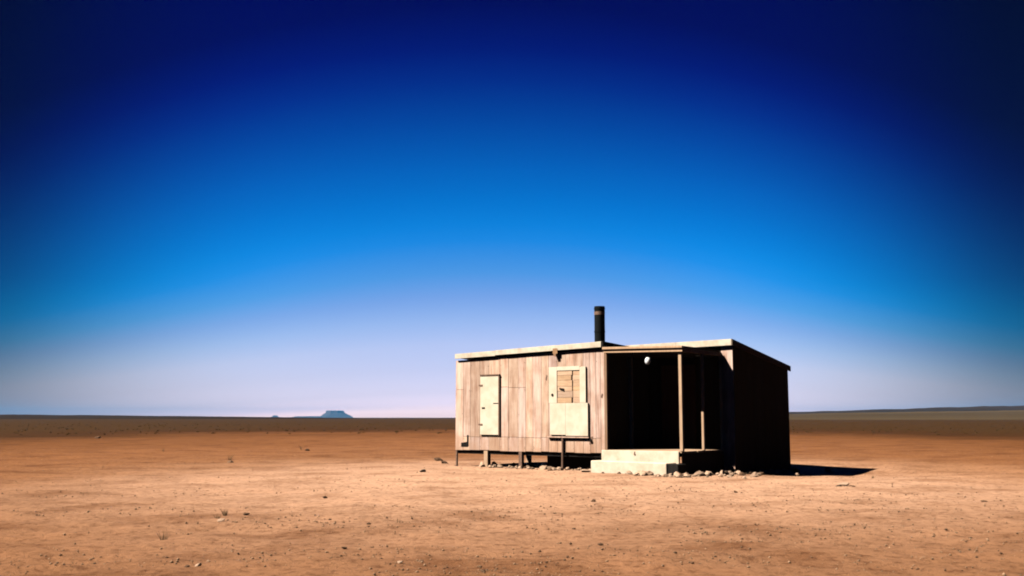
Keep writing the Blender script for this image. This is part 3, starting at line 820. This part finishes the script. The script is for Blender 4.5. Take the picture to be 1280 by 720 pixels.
# low dry plants
def tuft(x, y, h, n, label, name='dry_tuft', spread=0.5):
    m = MB(); z = float(ground_h(np.array([x]), np.array([y]))[0])
    for _ in range(n):
        a = rng.uniform(0, 6.28); t = rng.uniform(0.2, 1.0) * spread * 2.2; hh_ = h * rng.uniform(.3, 1) ** 1.5
        q = Vector((math.cos(a) * t * hh_, math.sin(a) * t * hh_, hh_))
        p = Vector((math.cos(a) * 0.02, math.sin(a) * 0.02, -0.02))
        md = (p + q) / 2 + Vector((0, 0, hh_ * 0.12))
        m.tube(p, md, 0.004, 0.003, n=3, cap=False); m.tube(md, q, 0.003, 0.001, n=3, cap=False)
    o = m.build(name, M['dry']); o.location = (x, y, z)
    tag(o, label, 'dry plant', 'dead tufts scattered on the sand')
for (px, py, h, n, lab) in [(281, 645, .09, 26, 'dry tuft beside the dark stone in the left foreground'), (272, 648, .06, 18, 'smaller dry tuft at the left of the foreground pair'),
                            (287, 574, .22, 20, 'upright dry tuft beside the dark rock on the left flat'), (377, 562, .30, 16, 'tallest thin dry stem out on the orange flat'),
                            (204, 564, .18, 12, 'faint dry tuft far left on the orange flat'), (205, 668, .13, 20, 'dry tuft low on the left of the foreground'),
                            (498, 652, .06, 14, 'tiny dry tuft on sand below the shack corner'), (1092, 594, .12, 14, 'dry tuft right of the shack shadow tip')]:
    x, y = gpx(px, py); tuft(x, y, h, n, lab)

# gravel: thousands of small stones, one object
def gravel(name, n, r0, r1, s0, s1, mat, label, power=1.0, clump=True):
    t = nrng.random(n)
    r = r0 * (r1 / r0) ** (t ** power)
    a = np.radians(nrng.uniform(-30, 30, n))
    x = r * np.sin(a); y = r * np.cos(a)
    if clump:
        keep = vnoise(x / 2.6, y / 0.9, 41) + 0.6 * vnoise(x / 0.7, y / 0.4, 42) > nrng.uniform(-0.5, 0.9, n)
        x, y = x[keep], y[keep]
    du = (x - SH_O.x) * UU.x + (y - SH_O.y) * UU.y; dv = (x - SH_O.x) * VV.x + (y - SH_O.y) * VV.y
    ok = ~((du > -2.2) & (du < .35) & (dv > -.55) & (dv < 5.05))
    x, y = x[ok], y[ok]; n = len(x)
    s = s0 * (s1 / s0) ** (nrng.random(n) ** 2.2)
    z = ground_h(x, y)
    base = np.array([[1, 0, 0], [0.35, 0.9, 0], [-0.8, 0.55, 0], [-0.75, -0.6, 0], [0.4, -0.9, 0], [0.1, 0.05, 0.75], [0, 0, -0.5]])
    fc = np.array([[0, 1, 5], [1, 2, 5], [2, 3, 5], [3, 4, 5], [4, 0, 5], [1, 0, 6], [2, 1, 6], [3, 2, 6], [4, 3, 6], [0, 4, 6]])
    rot = nrng.uniform(0, 6.28, n); c_, s_ = np.cos(rot), np.sin(rot)
    B = base[None] * (1 + nrng.uniform(-.28, .28, (n, 7, 3)))
    X = (B[..., 0] * c_[:, None] - B[..., 1] * s_[:, None]) * s[:, None] + x[:, None]
    Y = (B[..., 0] * s_[:, None] + B[..., 1] * c_[:, None]) * s[:, None] + y[:, None]
    Z = B[..., 2] * s[:, None] + z[:, None] + 0.15 * s[:, None]
    v = np.stack([X, Y, Z], -1).reshape(-1, 3)
    f = (np.arange(n)[:, None, None] * 7 + fc[None]).reshape(-1, 3)
    me = np_mesh(name, v, f)
    ca = me.color_attributes.new('tone', 'FLOAT_COLOR', 'CORNER')
    k = np.repeat(nrng.uniform(0.45, 1.15, n), 30)
    ca.data.foreach_set('color', np.stack([k, k, k, np.ones_like(k)], -1).astype(np.float32).ravel())
    return tag(link(name, me, mat), label, 'gravel', kind='stuff')
M['grit'] = plain_mat('brown grit', (0.36, 0.22, 0.13), (0.20, 0.11, 0.06), scale=7.0, rough=1.0, bump=0.4, tone=True)
gravel('gravel', 46000, 5.5, 48, 0.004, 0.019, M['grit'], 'fine brown gravel scattered over the sand')
gravel('dark_gravel', 6500, 6, 60, 0.005, 0.022, M['rock_dark'], 'scattered dark pebbles on the sand')

# far scrub: low dark clumps over the outer plain
def scrub(name, n, r0, r1, mat, label):
    t = nrng.random(n); r = r0 * (r1 / r0) ** t
    a = np.radians(nrng.uniform(-32, 32, n))
    x = r * np.sin(a); y = r * np.cos(a)
    keep = vnoise(x / 30, y / 14, 77) > nrng.uniform(-1.0, 0.6, n)
    x, y = x[keep], y[keep]; n = len(x)
    s = nrng.uniform(0.05, 0.17, n); z = ground_h(x, y, np.full(n, 8.0))
    k = 9; m = 4
    ang2 = nrng.uniform(0, 6.28, (n, k)); rad2 = nrng.uniform(0, 0.9, (n, k)); hgt = nrng.uniform(0.05, 0.55, (n, k))
    cx = x[:, None] + np.cos(ang2) * rad2 * s[:, None]; cy = y[:, None] + np.sin(ang2) * rad2 * s[:, None]; cz = z[:, None] + hgt * s[:, None]
    off = nrng.normal(0, 0.35, (n, k, m, 3)) * s[:, None, None, None]
    off[..., 2] *= 0.7
    P_ = np.stack([cx, cy, cz], -1)[:, :, None, :] + off
    v = P_.reshape(-1, 3); q = np.arange(n * k)[:, None] * 4
    f = np.concatenate([q + [0, 1, 2], q + [0, 2, 3], q + [0, 3, 1], q + [1, 3, 2]], 0)
    return tag(link(name, np_mesh(name, v, f), mat), label, 'scrub', kind='stuff')
M['scrub'] = plain_mat('far scrub leaves', (0.08, 0.045, 0.018), (0.05, 0.03, 0.012), scale=0.5, rough=1.0, bump=0.0)
scrub('scrub', 2200, 85, 320, M['scrub'], 'low dark scrub dotted over the outer plain')
